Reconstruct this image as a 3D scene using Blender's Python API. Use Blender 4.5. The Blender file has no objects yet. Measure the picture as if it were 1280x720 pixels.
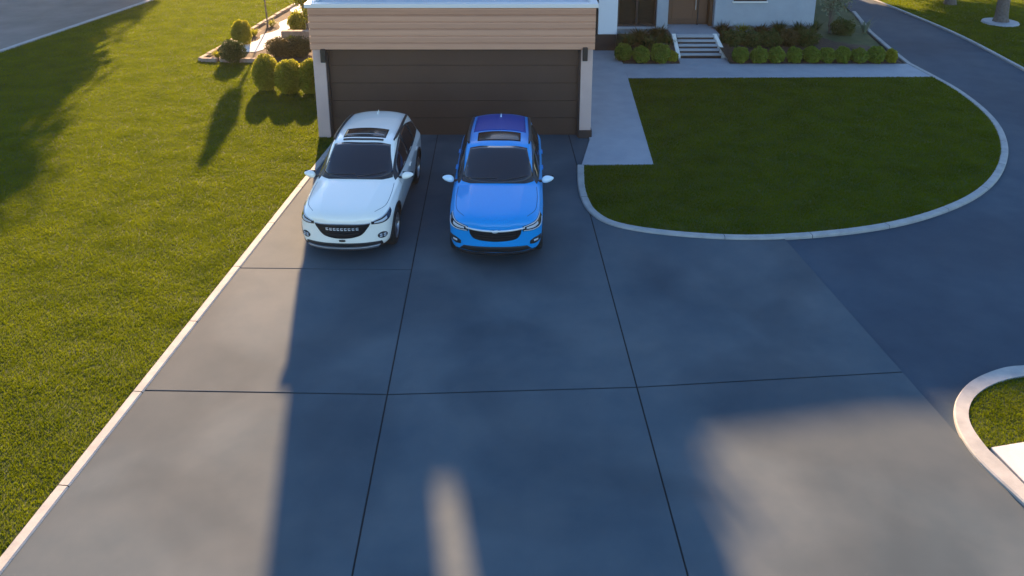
import bpy, bmesh, math, random
import numpy as np
from mathutils import Vector, Matrix, noise
from mathutils.bvhtree import BVHTree
R = math.radians
scene = bpy.context.scene
COL = scene.collection

# ------------------------------------------------------------------ camera
F, YP, YH, H = 1001.0, 100.0, -213.0, 8.03      # focal (px of 1280), principal row, horizon row, height
TH = math.atan((YP - YH) / F)
ct, st = math.cos(TH), math.sin(TH)

def G(x, y, z=0.0):
    """photo pixel -> point on the level z"""
    u, v = (x - 640) / F, (y - YP) / F
    dy, dz = ct - v * st, -st - v * ct
    t = (z - H) / dz
    return Vector((u * t, dy * t, z))

def Wp(x, y, D):
    """photo pixel -> point on the wall plane Y = D"""
    u, v = (x - 640) / F, (y - YP) / F
    dy, dz = ct - v * st, -st - v * ct
    t = D / dy
    return Vector((u * t, D, H + dz * t))

cam_d = bpy.data.cameras.new('camera'); cam = bpy.data.objects.new('camera', cam_d); COL.objects.link(cam)
cam.location = (0, 0, H); cam.rotation_euler = (math.pi / 2 - TH, 0, 0)
cam_d.sensor_fit = 'HORIZONTAL'; cam_d.sensor_width = 36; cam_d.lens = F / 1280 * 36
cam_d.shift_y = -(360 - YP) / 1280; cam_d.clip_start = .1; cam_d.clip_end = 2000
scene.camera = cam

# ------------------------------------------------------------------ light
SEL, SAZ = R(19.8), math.atan(190 / 1049.0)        # sun elevation, angle to the left of +Y
sdir = Vector((-math.sin(SAZ) * math.cos(SEL), math.cos(SAZ) * math.cos(SEL), math.sin(SEL)))
sl = bpy.data.lights.new('sun', 'SUN'); so = bpy.data.objects.new('sun', sl); COL.objects.link(so)
sl.energy = 5.0; sl.angle = R(.85); sl.color = (1.0, .64, .34)
so.rotation_euler = sdir.to_track_quat('Z', 'Y').to_euler(); so.location = sdir * 100
w = bpy.data.worlds.new('World'); scene.world = w; w.use_nodes = True
nt = w.node_tree; nt.nodes.clear()
sky = nt.nodes.new('ShaderNodeTexSky'); sky.sky_type = 'NISHITA'; sky.sun_disc = False
sky.sun_elevation = SEL; sky.sun_rotation = -SAZ; sky.air_density = 1.0; sky.dust_density = .3; sky.ozone_density = 4.0
bg = nt.nodes.new('ShaderNodeBackground'); bg.inputs['Strength'].default_value = .092
ow = nt.nodes.new('ShaderNodeOutputWorld')
nt.links.new(sky.outputs[0], bg.inputs[0]); nt.links.new(bg.outputs[0], ow.inputs[0])
vs = scene.view_settings; vs.view_transform = 'Standard'; vs.look = 'None'; vs.exposure = 2.05; vs.gamma = 1; vs.use_curve_mapping = False

# ------------------------------------------------------------------ materials
def srgb(r, g, b):
    f = lambda c: (c / 255 / 12.92) if c <= 10 else ((c / 255 + .055) / 1.055) ** 2.4
    return (f(r), f(g), f(b))

def mat(name, color, rough=.6, metal=0, coat=0, spec=.5, var=None, vscale=3.0, bump=0, bscale=60, coords='Object', detail=5, var2=None, v2scale=.4, var2fac=(.45,.6)):
    m = bpy.data.materials.new(name); m.use_nodes = True
    n = m.node_tree.nodes; l = m.node_tree.links; p = n['Principled BSDF']
    p.inputs['Base Color'].default_value = (*color, 1); p.inputs['Roughness'].default_value = rough
    p.inputs['Metallic'].default_value = metal; p.inputs['Coat Weight'].default_value = coat
    p.inputs['Coat Roughness'].default_value = .04; p.inputs['Specular IOR Level'].default_value = spec
    tc = n.new('ShaderNodeTexCoord')
    col_out = None
    if var is not None:
        nz = n.new('ShaderNodeTexNoise'); nz.inputs['Scale'].default_value = vscale; nz.inputs['Detail'].default_value = detail; nz.inputs['Roughness'].default_value = .6
        l.new(tc.outputs[coords], nz.inputs['Vector'])
        cr = n.new('ShaderNodeValToRGB'); cr.color_ramp.elements[0].position = .35; cr.color_ramp.elements[1].position = .68
        cr.color_ramp.elements[0].color = (*color, 1); cr.color_ramp.elements[1].color = (*var, 1)
        l.new(nz.outputs['Fac'], cr.inputs['Fac']); col_out = cr.outputs['Color']
    if var2 is not None:
        nz = n.new('ShaderNodeTexNoise'); nz.inputs['Scale'].default_value = v2scale; nz.inputs['Detail'].default_value = 3; nz.inputs['Distortion'].default_value = .6
        l.new(tc.outputs[coords], nz.inputs['Vector'])
        cr = n.new('ShaderNodeValToRGB'); cr.color_ramp.elements[0].position = var2fac[0]; cr.color_ramp.elements[1].position = var2fac[1]
        cr.color_ramp.elements[0].color = (1, 1, 1, 1); cr.color_ramp.elements[1].color = (*var2, 1)
        l.new(nz.outputs['Fac'], cr.inputs['Fac'])
        mx = n.new('ShaderNodeMix'); mx.data_type = 'RGBA'; mx.blend_type = 'MULTIPLY'; mx.inputs['Factor'].default_value = 1
        if col_out: l.new(col_out, mx.inputs['A'])
        else: mx.inputs['A'].default_value = (*color, 1)
        l.new(cr.outputs['Color'], mx.inputs['B']); col_out = mx.outputs['Result']
    if col_out: l.new(col_out, p.inputs['Base Color'])
    if bump:
        nb = n.new('ShaderNodeTexNoise'); nb.inputs['Scale'].default_value = bscale; nb.inputs['Detail'].default_value = 4
        l.new(tc.outputs[coords], nb.inputs['Vector'])
        b = n.new('ShaderNodeBump'); b.inputs['Strength'].default_value = bump; b.inputs['Distance'].default_value = .02
        l.new(nb.outputs['Fac'], b.inputs['Height']); l.new(b.outputs['Normal'], p.inputs['Normal'])
    return m

def leaf_mat(name, c1, c2, trans=.45, rough=.55, gl=.55, spec=.25):
    m = bpy.data.materials.new(name); m.use_nodes = True
    n = m.node_tree.nodes; l = m.node_tree.links; p = n['Principled BSDF']; out = n['Material Output']
    g = n.new('ShaderNodeNewGeometry'); cr = n.new('ShaderNodeValToRGB')
    cr.color_ramp.elements[0].color = (*c1, 1); cr.color_ramp.elements[1].color = (*c2, 1)
    tc = n.new('ShaderNodeTexCoord'); nz = n.new('ShaderNodeTexNoise'); nz.inputs['Scale'].default_value = 1.3; nz.inputs['Detail'].default_value = 4
    l.new(tc.outputs['Object'], nz.inputs['Vector'])
    ad = n.new('ShaderNodeMath'); ad.operation = 'MULTIPLY_ADD'; ad.inputs[1].default_value = gl
    sb = n.new('ShaderNodeMath'); sb.operation = 'MULTIPLY_ADD'; sb.inputs[1].default_value = 1.6; sb.inputs[2].default_value = -.6
    l.new(nz.outputs['Fac'], sb.inputs[0]); l.new(g.outputs['Random Per Island'], ad.inputs[0]); l.new(sb.outputs[0], ad.inputs[2])
    l.new(ad.outputs[0], cr.inputs['Fac']); l.new(cr.outputs['Color'], p.inputs['Base Color'])
    p.inputs['Roughness'].default_value = rough; p.inputs['Specular IOR Level'].default_value = spec
    t = n.new('ShaderNodeBsdfTranslucent'); l.new(cr.outputs['Color'], t.inputs['Color'])
    mx = n.new('ShaderNodeMixShader'); mx.inputs[0].default_value = trans
    l.new(p.outputs[0], mx.inputs[1]); l.new(t.outputs[0], mx.inputs[2]); l.new(mx.outputs[0], out.inputs['Surface'])
    return m

def board_mat(name, c1, c2, board, rough=.6):
    """horizontal boards: tone changes per board, with grain along x"""
    m = bpy.data.materials.new(name); m.use_nodes = True
    n = m.node_tree.nodes; l = m.node_tree.links; p = n['Principled BSDF']
    tc = n.new('ShaderNodeTexCoord'); sx = n.new('ShaderNodeSeparateXYZ'); l.new(tc.outputs['Object'], sx.inputs[0])
    dv = n.new('ShaderNodeMath'); dv.operation = 'DIVIDE'; dv.inputs[1].default_value = board; l.new(sx.outputs['Z'], dv.inputs[0])
    fl = n.new('ShaderNodeMath'); fl.operation = 'FLOOR'; l.new(dv.outputs[0], fl.inputs[0])
    wn = n.new('ShaderNodeTexWhiteNoise'); wn.noise_dimensions = '1D'; l.new(fl.outputs[0], wn.inputs['W'])
    mp = n.new('ShaderNodeMapping'); mp.inputs['Scale'].default_value = (1.2, 1.2, 40); l.new(tc.outputs['Object'], mp.inputs['Vector'])
    nz = n.new('ShaderNodeTexNoise'); nz.inputs['Scale'].default_value = 1.5; nz.inputs['Detail'].default_value = 5; l.new(mp.outputs[0], nz.inputs['Vector'])
    ad = n.new('ShaderNodeMath'); ad.operation = 'MULTIPLY_ADD'; ad.inputs[1].default_value = .45; l.new(wn.outputs['Value'], ad.inputs[0]); 
    s2 = n.new('ShaderNodeMath'); s2.operation = 'MULTIPLY'; s2.inputs[1].default_value = .6; l.new(nz.outputs['Fac'], s2.inputs[0]); l.new(s2.outputs[0], ad.inputs[2])
    cr = n.new('ShaderNodeValToRGB'); cr.color_ramp.elements[0].color = (*c1, 1); cr.color_ramp.elements[1].color = (*c2, 1); cr.color_ramp.elements[0].position = .15; cr.color_ramp.elements[1].position = .85
    l.new(ad.outputs[0], cr.inputs['Fac']); l.new(cr.outputs['Color'], p.inputs['Base Color']); p.inputs['Roughness'].default_value = rough
    return m

M = {}
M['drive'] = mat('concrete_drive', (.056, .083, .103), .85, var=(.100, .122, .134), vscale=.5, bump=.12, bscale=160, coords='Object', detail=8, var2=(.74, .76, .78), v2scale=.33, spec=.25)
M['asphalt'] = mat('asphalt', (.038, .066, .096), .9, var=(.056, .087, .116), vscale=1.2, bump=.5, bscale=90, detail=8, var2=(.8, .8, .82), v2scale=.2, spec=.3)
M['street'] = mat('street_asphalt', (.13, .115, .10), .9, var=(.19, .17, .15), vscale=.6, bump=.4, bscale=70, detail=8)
M['joint'] = mat('joint_filler', (.012, .012, .013), .95)
M['kerb'] = mat('kerb_concrete', (.30, .30, .285), .8, var=(.40, .39, .365), vscale=4, bump=.2, bscale=60)
M['path'] = mat('path_concrete', (.30, .315, .34), .75, var=(.36, .37, .39), vscale=1.5, bump=.2, bscale=60, detail=8)
M['pad'] = mat('pad_concrete', (.5, .49, .47), .8, var=(.58, .56, .53), vscale=3, bump=.2)
M['soil'] = mat('soil_green', (.035, .055, .012), .95, var=(.06, .075, .015), vscale=2, bump=.6, bscale=25)
M['far'] = mat('far_ground', (.05, .075, .015), .95, var=(.08, .10, .02), vscale=.5)
M['mulch'] = mat('mulch', (.035, .022, .014), .95, var=(.09, .055, .03), vscale=18, bump=1, bscale=40)
M['gravel'] = mat('white_gravel', (.55, .53, .50), .9, var=(.8, .79, .76), vscale=25, bump=1, bscale=30)
M['grass'] = leaf_mat('grass_blades', (.088, .125, .001), (.172, .212, .002), .62, gl=.3, spec=.08)
M['box'] = leaf_mat('boxwood_leaves', (.09, .14, .012), (.26, .32, .035), .35)
M['dark'] = leaf_mat('dark_leaves', (.03, .052, .010), (.095, .125, .024), .25)
M['brownleaf'] = leaf_mat('bronze_leaves', (.05, .040, .012), (.125, .10, .026), .3)
M['yellow'] = leaf_mat('yellow_green_leaves', (.20, .22, .015), (.48, .43, .03), .55)
M['tree'] = leaf_mat('tree_leaves', (.03, .06, .01), (.08, .11, .02), .3)
M['pale'] = leaf_mat('pale_leaves', (.14, .18, .11), (.32, .36, .25), .3)
M['bark'] = mat('bark', (.10, .08, .065), .9, var=(.17, .14, .12), vscale=12, bump=1, bscale=18)
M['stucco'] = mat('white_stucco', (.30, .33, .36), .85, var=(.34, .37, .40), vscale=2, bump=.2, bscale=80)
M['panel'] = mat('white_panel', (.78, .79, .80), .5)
M['pillar'] = mat('grey_render', (.55, .38, .32), .85, var=(.60, .42, .35), vscale=2, bump=.25, bscale=80)
M['wood'] = board_mat('wood_cladding', (.22, .145, .095), (.36, .25, .17), .205)
M['doorwood'] = board_mat('door_wood', (.075, .030, .012), (.12, .048, .020), .5, .45)
M['gdoor'] = mat('garage_door_paint', (.064, .033, .021), .5, var=(.074, .040, .026), vscale=1, spec=.4)
M['darkbrown'] = mat('dark_brown_base', (.035, .022, .018), .7)
M['black'] = mat('black_metal', (.012, .012, .012), .45)
M['roof'] = mat('roof_membrane', (.5, .5, .5), .8, var=(.58, .58, .58), vscale=2)
M['cap'] = mat('white_coping', (.72, .68, .62), .45)
M['winglass'] = mat('window_glass', (.02, .02, .018), .06, spec=.7)
M['brick'] = mat('edging_stone', (.22, .15, .11), .85, var=(.36, .27, .2), vscale=8, bump=.6)
M['white_paint'] = mat('white_car_paint', (.94, .88, .76), .35, coat=1, spec=.5)
M['blue_paint'] = mat('blue_car_paint', (.0, .27, .68), .4, metal=.0, coat=.45, spec=.3)
M['navy'] = mat('navy_roof_tone', (.0, .04, .26), .4, coat=.1, spec=.25)
M['roofglass'] = mat('roof_glass', (.006, .006, .008), .12, spec=.25)
M['carglass'] = mat('tinted_glass', (.012, .012, .016), .05, coat=0, spec=.8)
M['plastic'] = mat('black_plastic', (.014, .014, .015), .5)
M['grille'] = mat('grille_black', (.01, .01, .011), .3)
M['chrome'] = mat('chrome', (.85, .85, .84), .3, metal=.45)
M['silver'] = mat('silver_trim', (.5, .5, .52), .32, metal=.8)
M['lens'] = mat('lamp_lens', (.55, .58, .62), .08, coat=1, spec=.8)
M['lamp_dark'] = mat('lamp_housing', (.02, .022, .026), .12, coat=1)
M['tyre'] = mat('tyre_rubber', (.014, .014, .014), .8, bump=.3, bscale=80)
M['rim'] = mat('alloy_rim', (.32, .32, .33), .3, metal=.9)
M['red'] = mat('tail_red', (.3, .01, .01), .15, coat=1)
M['paleblue'] = mat('pale_mirror_cap', (.62, .78, .86), .25, coat=1)

# ------------------------------------------------------------------ object helpers
def link(name, me, m=None, parent=None, smooth=False):
    o = bpy.data.objects.new(name, me); COL.objects.link(o)
    if m is not None:
        for mm in (m if isinstance(m, (list, tuple)) else [m]): me.materials.append(mm)
    if parent: o.parent = parent
    if smooth and len(me.polygons): me.polygons.foreach_set('use_smooth', [True] * len(me.polygons))
    return o

def from_bm(name, bm, m=None, parent=None, smooth=False):
    me = bpy.data.meshes.new(name); bm.normal_update(); bm.to_mesh(me); bm.free()
    return link(name, me, m, parent, smooth)

def tag(o, label=None, cat=None, group=None, kind=None):
    if label: o['label'] = label
    if cat: o['category'] = cat
    if group: o['group'] = group
    if kind: o['kind'] = kind
    return o

def thing(name, label, cat, loc=(0, 0, 0), rz=0, group=None):
    o = bpy.data.objects.new(name, None); COL.objects.link(o); o.empty_display_size = .2
    o.location = loc; o.rotation_euler = (0, 0, rz)
    return tag(o, label, cat, group)

def copy_tree(o, parent=None):
    c = o.copy(); COL.objects.link(c)
    if parent: c.parent = parent
    for ch in list(o.children): copy_tree(ch, c)
    return c

def box(bm, x0, x1, y0, y1, z0, z1, bev=0):
    vs = [bm.verts.new((x, y, z)) for x in (x0, x1) for y in (y0, y1) for z in (z0, z1)]
    fs = [(0, 1, 3, 2), (4, 6, 7, 5), (0, 4, 5, 1), (2, 3, 7, 6), (0, 2, 6, 4), (1, 5, 7, 3)]
    ff = [bm.faces.new([vs[i] for i in f]) for f in fs]
    if bev:
        es = list({e for f in ff for e in f.edges})
        bmesh.ops.bevel(bm, geom=es, offset=bev, segments=1, affect='EDGES')
    return bm

def boxo(name, m, parent, *a, bev=.006):
    bm = bmesh.new(); box(bm, *a, bev=bev)
    return from_bm(name, bm, m, parent)

def crom(pts, n=6, closed=False):
    P = [Vector(p) for p in pts]; out = []
    N = len(P); rng = range(N if closed else N - 1)
    for i in rng:
        p0 = P[i - 1] if (i > 0 or closed) else P[0]; p1 = P[i]; p2 = P[(i + 1) % N]
        p3 = P[(i + 2) % N] if (i + 2 < N or closed) else P[-1]
        for k in range(n):
            t = k / n
            out.append(.5 * ((2 * p1) + (p2 - p0) * t + (2 * p0 - 5 * p1 + 4 * p2 - p3) * t * t + (3 * p1 - p0 - 3 * p2 + p3) * t ** 3))
    if not closed: out.append(P[-1])
    return out

def slab(name, pts, z0, z1, m, kind='structure', parent=None, bev=0):
    bm = bmesh.new()
    top = [bm.verts.new((p[0], p[1], z1)) for p in pts]; bot = [bm.verts.new((p[0], p[1], z0)) for p in pts]
    f = bm.faces.new(top); n = len(pts)
    for i in range(n): bm.faces.new((top[i], bot[i], bot[(i + 1) % n], top[(i + 1) % n]))
    bmesh.ops.recalc_face_normals(bm, faces=bm.faces[:])
    if f.normal.z < 0:
        bmesh.ops.reverse_faces(bm, faces=bm.faces[:])
    if bev: bmesh.ops.bevel(bm, geom=list(f.edges), offset=bev, segments=1, affect='EDGES')
    bmesh.ops.triangulate(bm, faces=[g for g in bm.faces if len(g.verts) > 4])
    o = from_bm(name, bm, m, parent)
    if kind: o['kind'] = kind
    return o

def ribbon(name, pts, wd, z0, z1, m, side=0, kind='structure'):
    """kerb along a polyline; side -1/0/1 = which side of the line the width goes"""
    P = [Vector((p[0], p[1])) for p in pts]; Q = [P[0]]; brk = set(); acc = 0
    for a, b in zip(P[:-1], P[1:]):            # cut into stones about 1.8 m long
        L = (b - a).length; t = 0; u = (b - a) / max(L, 1e-6)
        while acc + (L - t) > 1.8 and a.length < 60:
            t += 1.8 - acc; acc = 0
            if L - t < .05: break
            Q.append(a + u * (t - .007)); brk.add(len(Q) - 1); Q.append(a + u * (t + .007))
        acc += L - t; Q.append(b)
    P = Q; n = len(P); bm = bmesh.new(); rows = []
    for i, p in enumerate(P):
        d = (P[min(i + 1, n - 1)] - P[max(i - 1, 0)]).normalized(); nn = Vector((-d.y, d.x))
        a = p + nn * wd * (-.5 + .5 * side); b = p + nn * wd * (.5 + .5 * side)
        c = .02
        a2, b2 = a + nn * c, b - nn * c
        rows.append([bm.verts.new((a.x, a.y, z0)), bm.verts.new((a.x, a.y, z1 - c)), bm.verts.new((a2.x, a2.y, z1)), bm.verts.new((b2.x, b2.y, z1)), bm.verts.new((b.x, b.y, z1 - c)), bm.verts.new((b.x, b.y, z0))])
    for i in range(n - 1):
        if i in brk: continue
        for j in range(5): bm.faces.new((rows[i][j], rows[i + 1][j], rows[i + 1][j + 1], rows[i][j + 1]))
    bm.faces.new(rows[0]); bm.faces.new(rows[-1][::-1])
    bmesh.ops.recalc_face_normals(bm, faces=bm.faces[:])
    o = from_bm(name, bm, m); o['kind'] = kind
    return o

# ------------------------------------------------------------------ the ground
def clip(poly, a, b, keep_left=True, off=0):
    d = (b - a).normalized(); nn = Vector((-d.y, d.x))
    if not keep_left: nn = -nn
    f = lambda p: (Vector((p[0], p[1])) - a).dot(nn) - off
    out = []
    for i in range(len(poly)):
        p, q = Vector(poly[i][:2]), Vector(poly[(i + 1) % len(poly)][:2]); fp, fq = f(p), f(q)
        if fp >= 0: out.append(p)
        if fp * fq < 0: out.append(p + (q - p) * (fp / (fp - fq)))
    return out
def g2(x, y, z=0): v = G(x, y, z); return Vector((v.x, v.y))

slab('ground', [(-300, -60), (300, -60), (300, 400), (-300, 400)], -.3, -.10, M['far'])
GF = 20.4                                                     # garage front plane
# left edge of the driveway
ka, kb = g2(6, 712), g2(384, 228); kd = (kb - ka).normalized()
k0, k1 = ka - kd * 6, kb + kd * ((GF - kb.y) / kd.y)
ja0, ja1 = g2(440, 720), g2(545, 180)
jb0, jb1 = g2(860, 720), g2(718, 195)
bd0, bd1 = g2(1000, 320), g2(1205, 552)
bdd = (bd1 - bd0).normalized()
base = [k0, Vector((bd1 + bdd * 9)), bd0 - bdd * 4.5, Vector((5.0, GF + .3)), Vector((2.4, GF + .3)), Vector((-5.3, GF + .3)), k1]
slab('driveway_joint', base, -.05, -.010, M['joint'])
base2 = base
GAP = .011
def columns():
    c1 = clip(base2, ja0, ja1, True, GAP)
    c2 = clip(clip(base2, ja0, ja1, False, GAP), jb0, jb1, True, GAP)
    c3 = clip(base2, jb0, jb1, False, GAP)
    return c1, c2, c3
c1, c2, c3 = columns()
def crossc(c, a, b): return clip(c, a, b, True, GAP), clip(c, a, b, False, GAP)
pc = []
u, d = crossc(c1, g2(180, 488), g2(487, 493)); pc.append(d)
u1, u2 = crossc(u, g2(300, 335), g2(525, 337)); pc += [u1, u2]
u, d = crossc(c2, g2(487, 493), g2(795, 484)); pc += [u, d]
u, d = crossc(c3, g2(795, 484), g2(1160, 463)); pc += [u, d]
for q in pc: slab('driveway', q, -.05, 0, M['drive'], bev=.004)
# asphalt road on the right, the strip beside the house and the forecourt
rl = [g2(1133, 80), g2(1108, 60), g2(1085, 40), g2(1065, 15), g2(1050, 0)]
e = (rl[-1] - rl[-2]).normalized()
rr = [g2(1092, 0), g2(1130, 15), g2(1200, 45), g2(1280, 87)]
e2 = (rr[-1] - rr[-2]).normalized(); e3 = (rr[0] - rr[1]).normalized()
right_edge = [rr[0] + e3 * 40] + rr + [rr[-1] + e2 * 3, rr[-1] + e2 * 3 + Vector((1, -4)), rr[-1] + e2 * 3 + Vector((1.5, -9)), Vector((24, 2)), Vector((24, -10))]
road_poly = [(1.0, -10), (1.0, 24)] + [rl[-1] + e * 40][:0] + [(4.0, 26.0), rl[0], rl[1], rl[2], rl[3], rl[4], rl[4] + e * 40] + right_edge
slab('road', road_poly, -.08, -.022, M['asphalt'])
ribbon('kerb', [rr[0] + e3 * 40] + crom([rr[0], rr[1], rr[2], rr[3], rr[-1] + e2 * 3, rr[-1] + e2 * 3 + Vector((1, -4)), rr[-1] + e2 * 3 + Vector((1.5, -9))], 6), .14, -.05, .05, M['kerb'])
ribbon('kerb', [k0, k1], .16, -.05, .025, M['kerb'], side=1)
# left street
sa, sb = g2(0, 65), g2(188, 1); sd = (sb - sa).normalized(); sn = Vector((-sd.y, sd.x))
s0, s1 = sa - sd * 60, sb + sd * 120
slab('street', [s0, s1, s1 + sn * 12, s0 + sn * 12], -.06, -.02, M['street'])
ribbon('kerb', [s0, s1], .22, -.05, .06, M['kerb'])
# left lawn
lk0, lk1 = k0 + Vector((-.16, 0)), k1 + Vector((-.16, 0))
left_lawn = [s0 - sn * .1, k0 + Vector((-.1, 0)), Vector((k1.x - .1, k1.y)), Vector((-5.1, GF + .15)), Vector((-5.1, 80)), Vector((s1 - sn * .1))]
slab('lawn', left_lawn, -.08, .0, M['soil'])
# round lawn in front of the house
isl_px = [(730, 208), (731, 232), (736, 250), (747, 266), (775, 280), (840, 290), (930, 295), (1020, 291), (1100, 281), (1160, 266), (1208, 246), (1236, 224), (1249, 200), (1250, 178), (1241, 156), (1222, 135), (1193, 113), (1165, 97)]
isl_c = crom([g2(*p) for p in isl_px], 5)
isl = isl_c + [g2(785, 99), g2(817, 207)]
slab('lawn', isl, -.05, .02, M['soil'])
ribbon('kerb', isl_c + [g2(1133, 80), g2(1108, 60), g2(1085, 40), g2(1065, 15)], .17, -.05, .045, M['kerb'], side=-1)
# paths
slab('path', [g2(727, 207), g2(817, 207), g2(785, 99), g2(773, 64), g2(735, 64), Vector((2.1, 28.5)), Vector((2.1, 20.2))], -.05, .035, M['path'], bev=.01)
slab('path', [g2(785, 98), g2(1165, 97), g2(1134, 80.5), g2(778, 80.5)], -.05, .030, M['path'], bev=.01)
slab('path', [g2(850, 80.5), g2(912, 80.5), g2(908, 74), g2(848.5, 74)], -.05, .03, M['path'])
# lower right island
o_px = [(1330, 458), (1280, 459), (1250, 463), (1216, 477), (1197, 497), (1192, 518), (1200, 545), (1225, 580), (1280, 632), (1340, 690)]
i_px = [(1330, 470), (1280, 473), (1246, 481), (1222, 495), (1211, 513), (1213, 534), (1232, 562), (1250, 580), (1300, 630), (1370, 700)]
oc = crom([g2(*p) for p in o_px], 5); ic = crom([g2(*p) for p in i_px], 5)
def band(name, A, B, z0, z1, m):
    bm = bmesh.new(); n = len(A); rows = []
    for i in range(n):
        a, b = A[i], B[i]; v = (b - a).normalized() * .02
        rows.append([bm.verts.new((a.x, a.y, z0)), bm.verts.new((a.x, a.y, z1 - .02)), bm.verts.new((a.x + v.x, a.y + v.y, z1)), bm.verts.new((b.x, b.y, z1)), bm.verts.new((b.x, b.y, z0))])
    for i in range(n - 1):
        for j in range(4): bm.faces.new((rows[i][j], rows[i + 1][j], rows[i + 1][j + 1], rows[i][j + 1]))
    bmesh.ops.recalc_face_normals(bm, faces=bm.faces[:])
    o = from_bm(name, bm, m); o['kind'] = 'structure'; return o
band('kerb', oc, ic, -.05, .05, M['kerb'])
iy = [i for i, p in enumerate(ic) if (p - g2(1232, 562)).length < .02][0]
isl2 = ic[:iy + 1] + [g2(1340, 543)]
slab('lawn', isl2, -.05, .02, M['soil'])
slab('pavement', [p for p in [g2(1238, 562), g2(1340, 545), g2(1500, 700), g2(1374, 700), g2(1300, 626)]], -.05, .045, M['pad'], bev=.01)

# ------------------------------------------------------------------ the house
house = thing('house', 'modern white house with a wood clad double garage and dark garage door', 'house', (0, GF, 0))
house.location = (0, 0, 0)
GX0, GX1, GB = -5.27, 2.14, 27.5
DX0, DX1 = (413 - 640) / 45.9, (724 - 640) / 45.9
zdoor = Wp(560, 61.5, GF).z; ztop = Wp(560, 9, GF).z
def hp(name, m, *a, bev=.006): return boxo(name, m, house, *a, bev=bev)
hp('garage_wall', M['pillar'], GX0, DX0, GF, GF + .5, -.05, zdoor + .02)
hp('garage_wall', M['pillar'], DX1, GX1, GF, GF + .5, .22, zdoor + .02)
hp('pillar_base', M['darkbrown'], DX1 - .02, GX1 + .03, GF - .04, GF + .5, -.05, .22)
hp('garage_wall', M['pillar'], GX0, GX0 + .25, GF + .5, GB, -.05, ztop - .06)
hp('garage_wall', M['pillar'], GX1 - .25, GX1, GF + .5, GB, -.05, ztop - .06)
hp('garage_wall', M['pillar'], GX0, GX1, GB, GB + .25, -.05, ztop - .06)
# cladding boards
bm = bmesh.new(); nb = 6; hz = (ztop - zdoor) / nb
for i in range(nb):
    box(bm, GX0 - .04, GX1 + .04, GF - .06 , GF + .3, zdoor + .004 + i * hz, zdoor + (i + 1) * hz - .014, bev=.008)
box(bm, GX0 - .02, GX1 + .02, GF - .03, GF + .3, zdoor + .01, ztop - .02)
M['wood'] = board_mat('wood_cladding', (.42, .20, .115), (.62, .32, .19), hz)
clad = from_bm('cladding', bm, M['wood'], house)
for mm_ in (0,): clad.location.z = 0
# sectional door
gd = bpy.data.objects.new('garage_door', bpy.data.meshes.new('garage_door')); 
bm = bmesh.new(); nd = 5; hd = (zdoor) / nd
for i in range(nd): box(bm, DX0, DX1, GF + .22, GF + .27, i * hd + .004, (i + 1) * hd - .006, bev=.004)
box(bm, DX0, DX1, GF + .245, GF + .29, 0, zdoor)
gd = from_bm('garage_door', bm, M['gdoor'], house)
hp('door_frame', M['darkbrown'], DX0, DX0 + .05, GF + .06, GF + .22, 0, zdoor, bev=0)
hp('door_frame', M['darkbrown'], DX1 - .05, DX1, GF + .06, GF + .22, 0, zdoor, bev=0)
hp('door_frame', M['darkbrown'], DX0 + .05, DX1 - .05, GF + .06, GF + .22, zdoor - .05, zdoor - .003, bev=0)
# roof of the garage
rf = hp('garage_roof', M['roof'], GX0 - .02, GX1 + .02, GF + .12, GB + .2, ztop - .05, ztop + .03, bev=0)
for a in ((GX0 - .1, GX1 + .1, GF - .12, GF + .12), (GX0 - .1, GX0 + .1, GF + .12, GB + .2), (GX1 - .1, GX1 + .1, GF + .12, GB + .2)):
    boxo('coping', M['cap'], rf, *a, ztop + .002, ztop + .11)
# wall lamps beside the door
for xx, yy in ((405, 68), (731, 66)):
    p = Wp(xx, yy, GF)
    lm = bpy.data.objects.new('wall_lamp', None)
    bm = bmesh.new(); box(bm, p.x - .065, p.x + .065, GF - .16, GF - .062, p.z - .19, p.z + .17, bev=.012)
    box(bm, p.x - .045, p.x + .045, GF - .062, GF + .01, p.z - .10, p.z + .08)
    lo = from_bm('wall_lamp', bm, M['black'], house)
    bm = bmesh.new(); box(bm, p.x - .05, p.x + .05, GF - .145, GF - .08, p.z - .197, p.z - .188)
    from_bm('lamp_glass', bm, M['lens'], lo)
# unseen block added behind the garage to lengthen its shadow's left edge
tx = GX0 - math.tan(SAZ) * 3.9 + .02
hp('shade_tower', M['stucco'], tx, tx + 1.46, GF + 4.0, GF + 7.0, 0, 7.6)
hp('shade_tower_cap', M['cap'], tx - .02, tx + 1.48, GF + 3.98, GF + 7.02, 7.6, 7.75)
# unseen blocks added behind the garage, shaped to carve the driveway shadow and sun streak
def prismx(name, x0, x1, y0, y1, z0, zl, zr, m):
    bm = bmesh.new(); v = [bm.verts.new(p) for p in ((x0, y0, z0), (x1, y0, z0), (x1, y0, zr), (x0, y0, zl), (x0, y1, z0), (x1, y1, z0), (x1, y1, zr), (x0, y1, zl))]
    for f in ((0, 1, 2, 3), (5, 4, 7, 6), (0, 4, 5, 1), (3, 2, 6, 7), (1, 5, 6, 2), (4, 0, 3, 7)): bm.faces.new([v[k] for k in f])
    bmesh.ops.recalc_face_normals(bm, faces=bm.faces[:]); return from_bm(name, bm, m, house)
prismx('shade_wall', -1.447, 2.12, 27.8, 31.0, 0, 6.88, 6.66, M['stucco'])
prismx('shade_wall', 2.123, 2.95, 27.8, 29.35, 3.1, 6.66, 6.66, M['stucco'])  # added filler that stops a sun leak beside the house shadow
hp('shade_post', M['stucco'], -2.15, -1.45, 27.8, 29.0, 0, 8.1)  # unseen block added to cut the left edge of the lit patch
hp('shade_post', M['stucco'], -4.22, -3.0, 27.8, 29.0, 0, 8.1)  # unseen block added to bound the sun streak on its right
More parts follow.
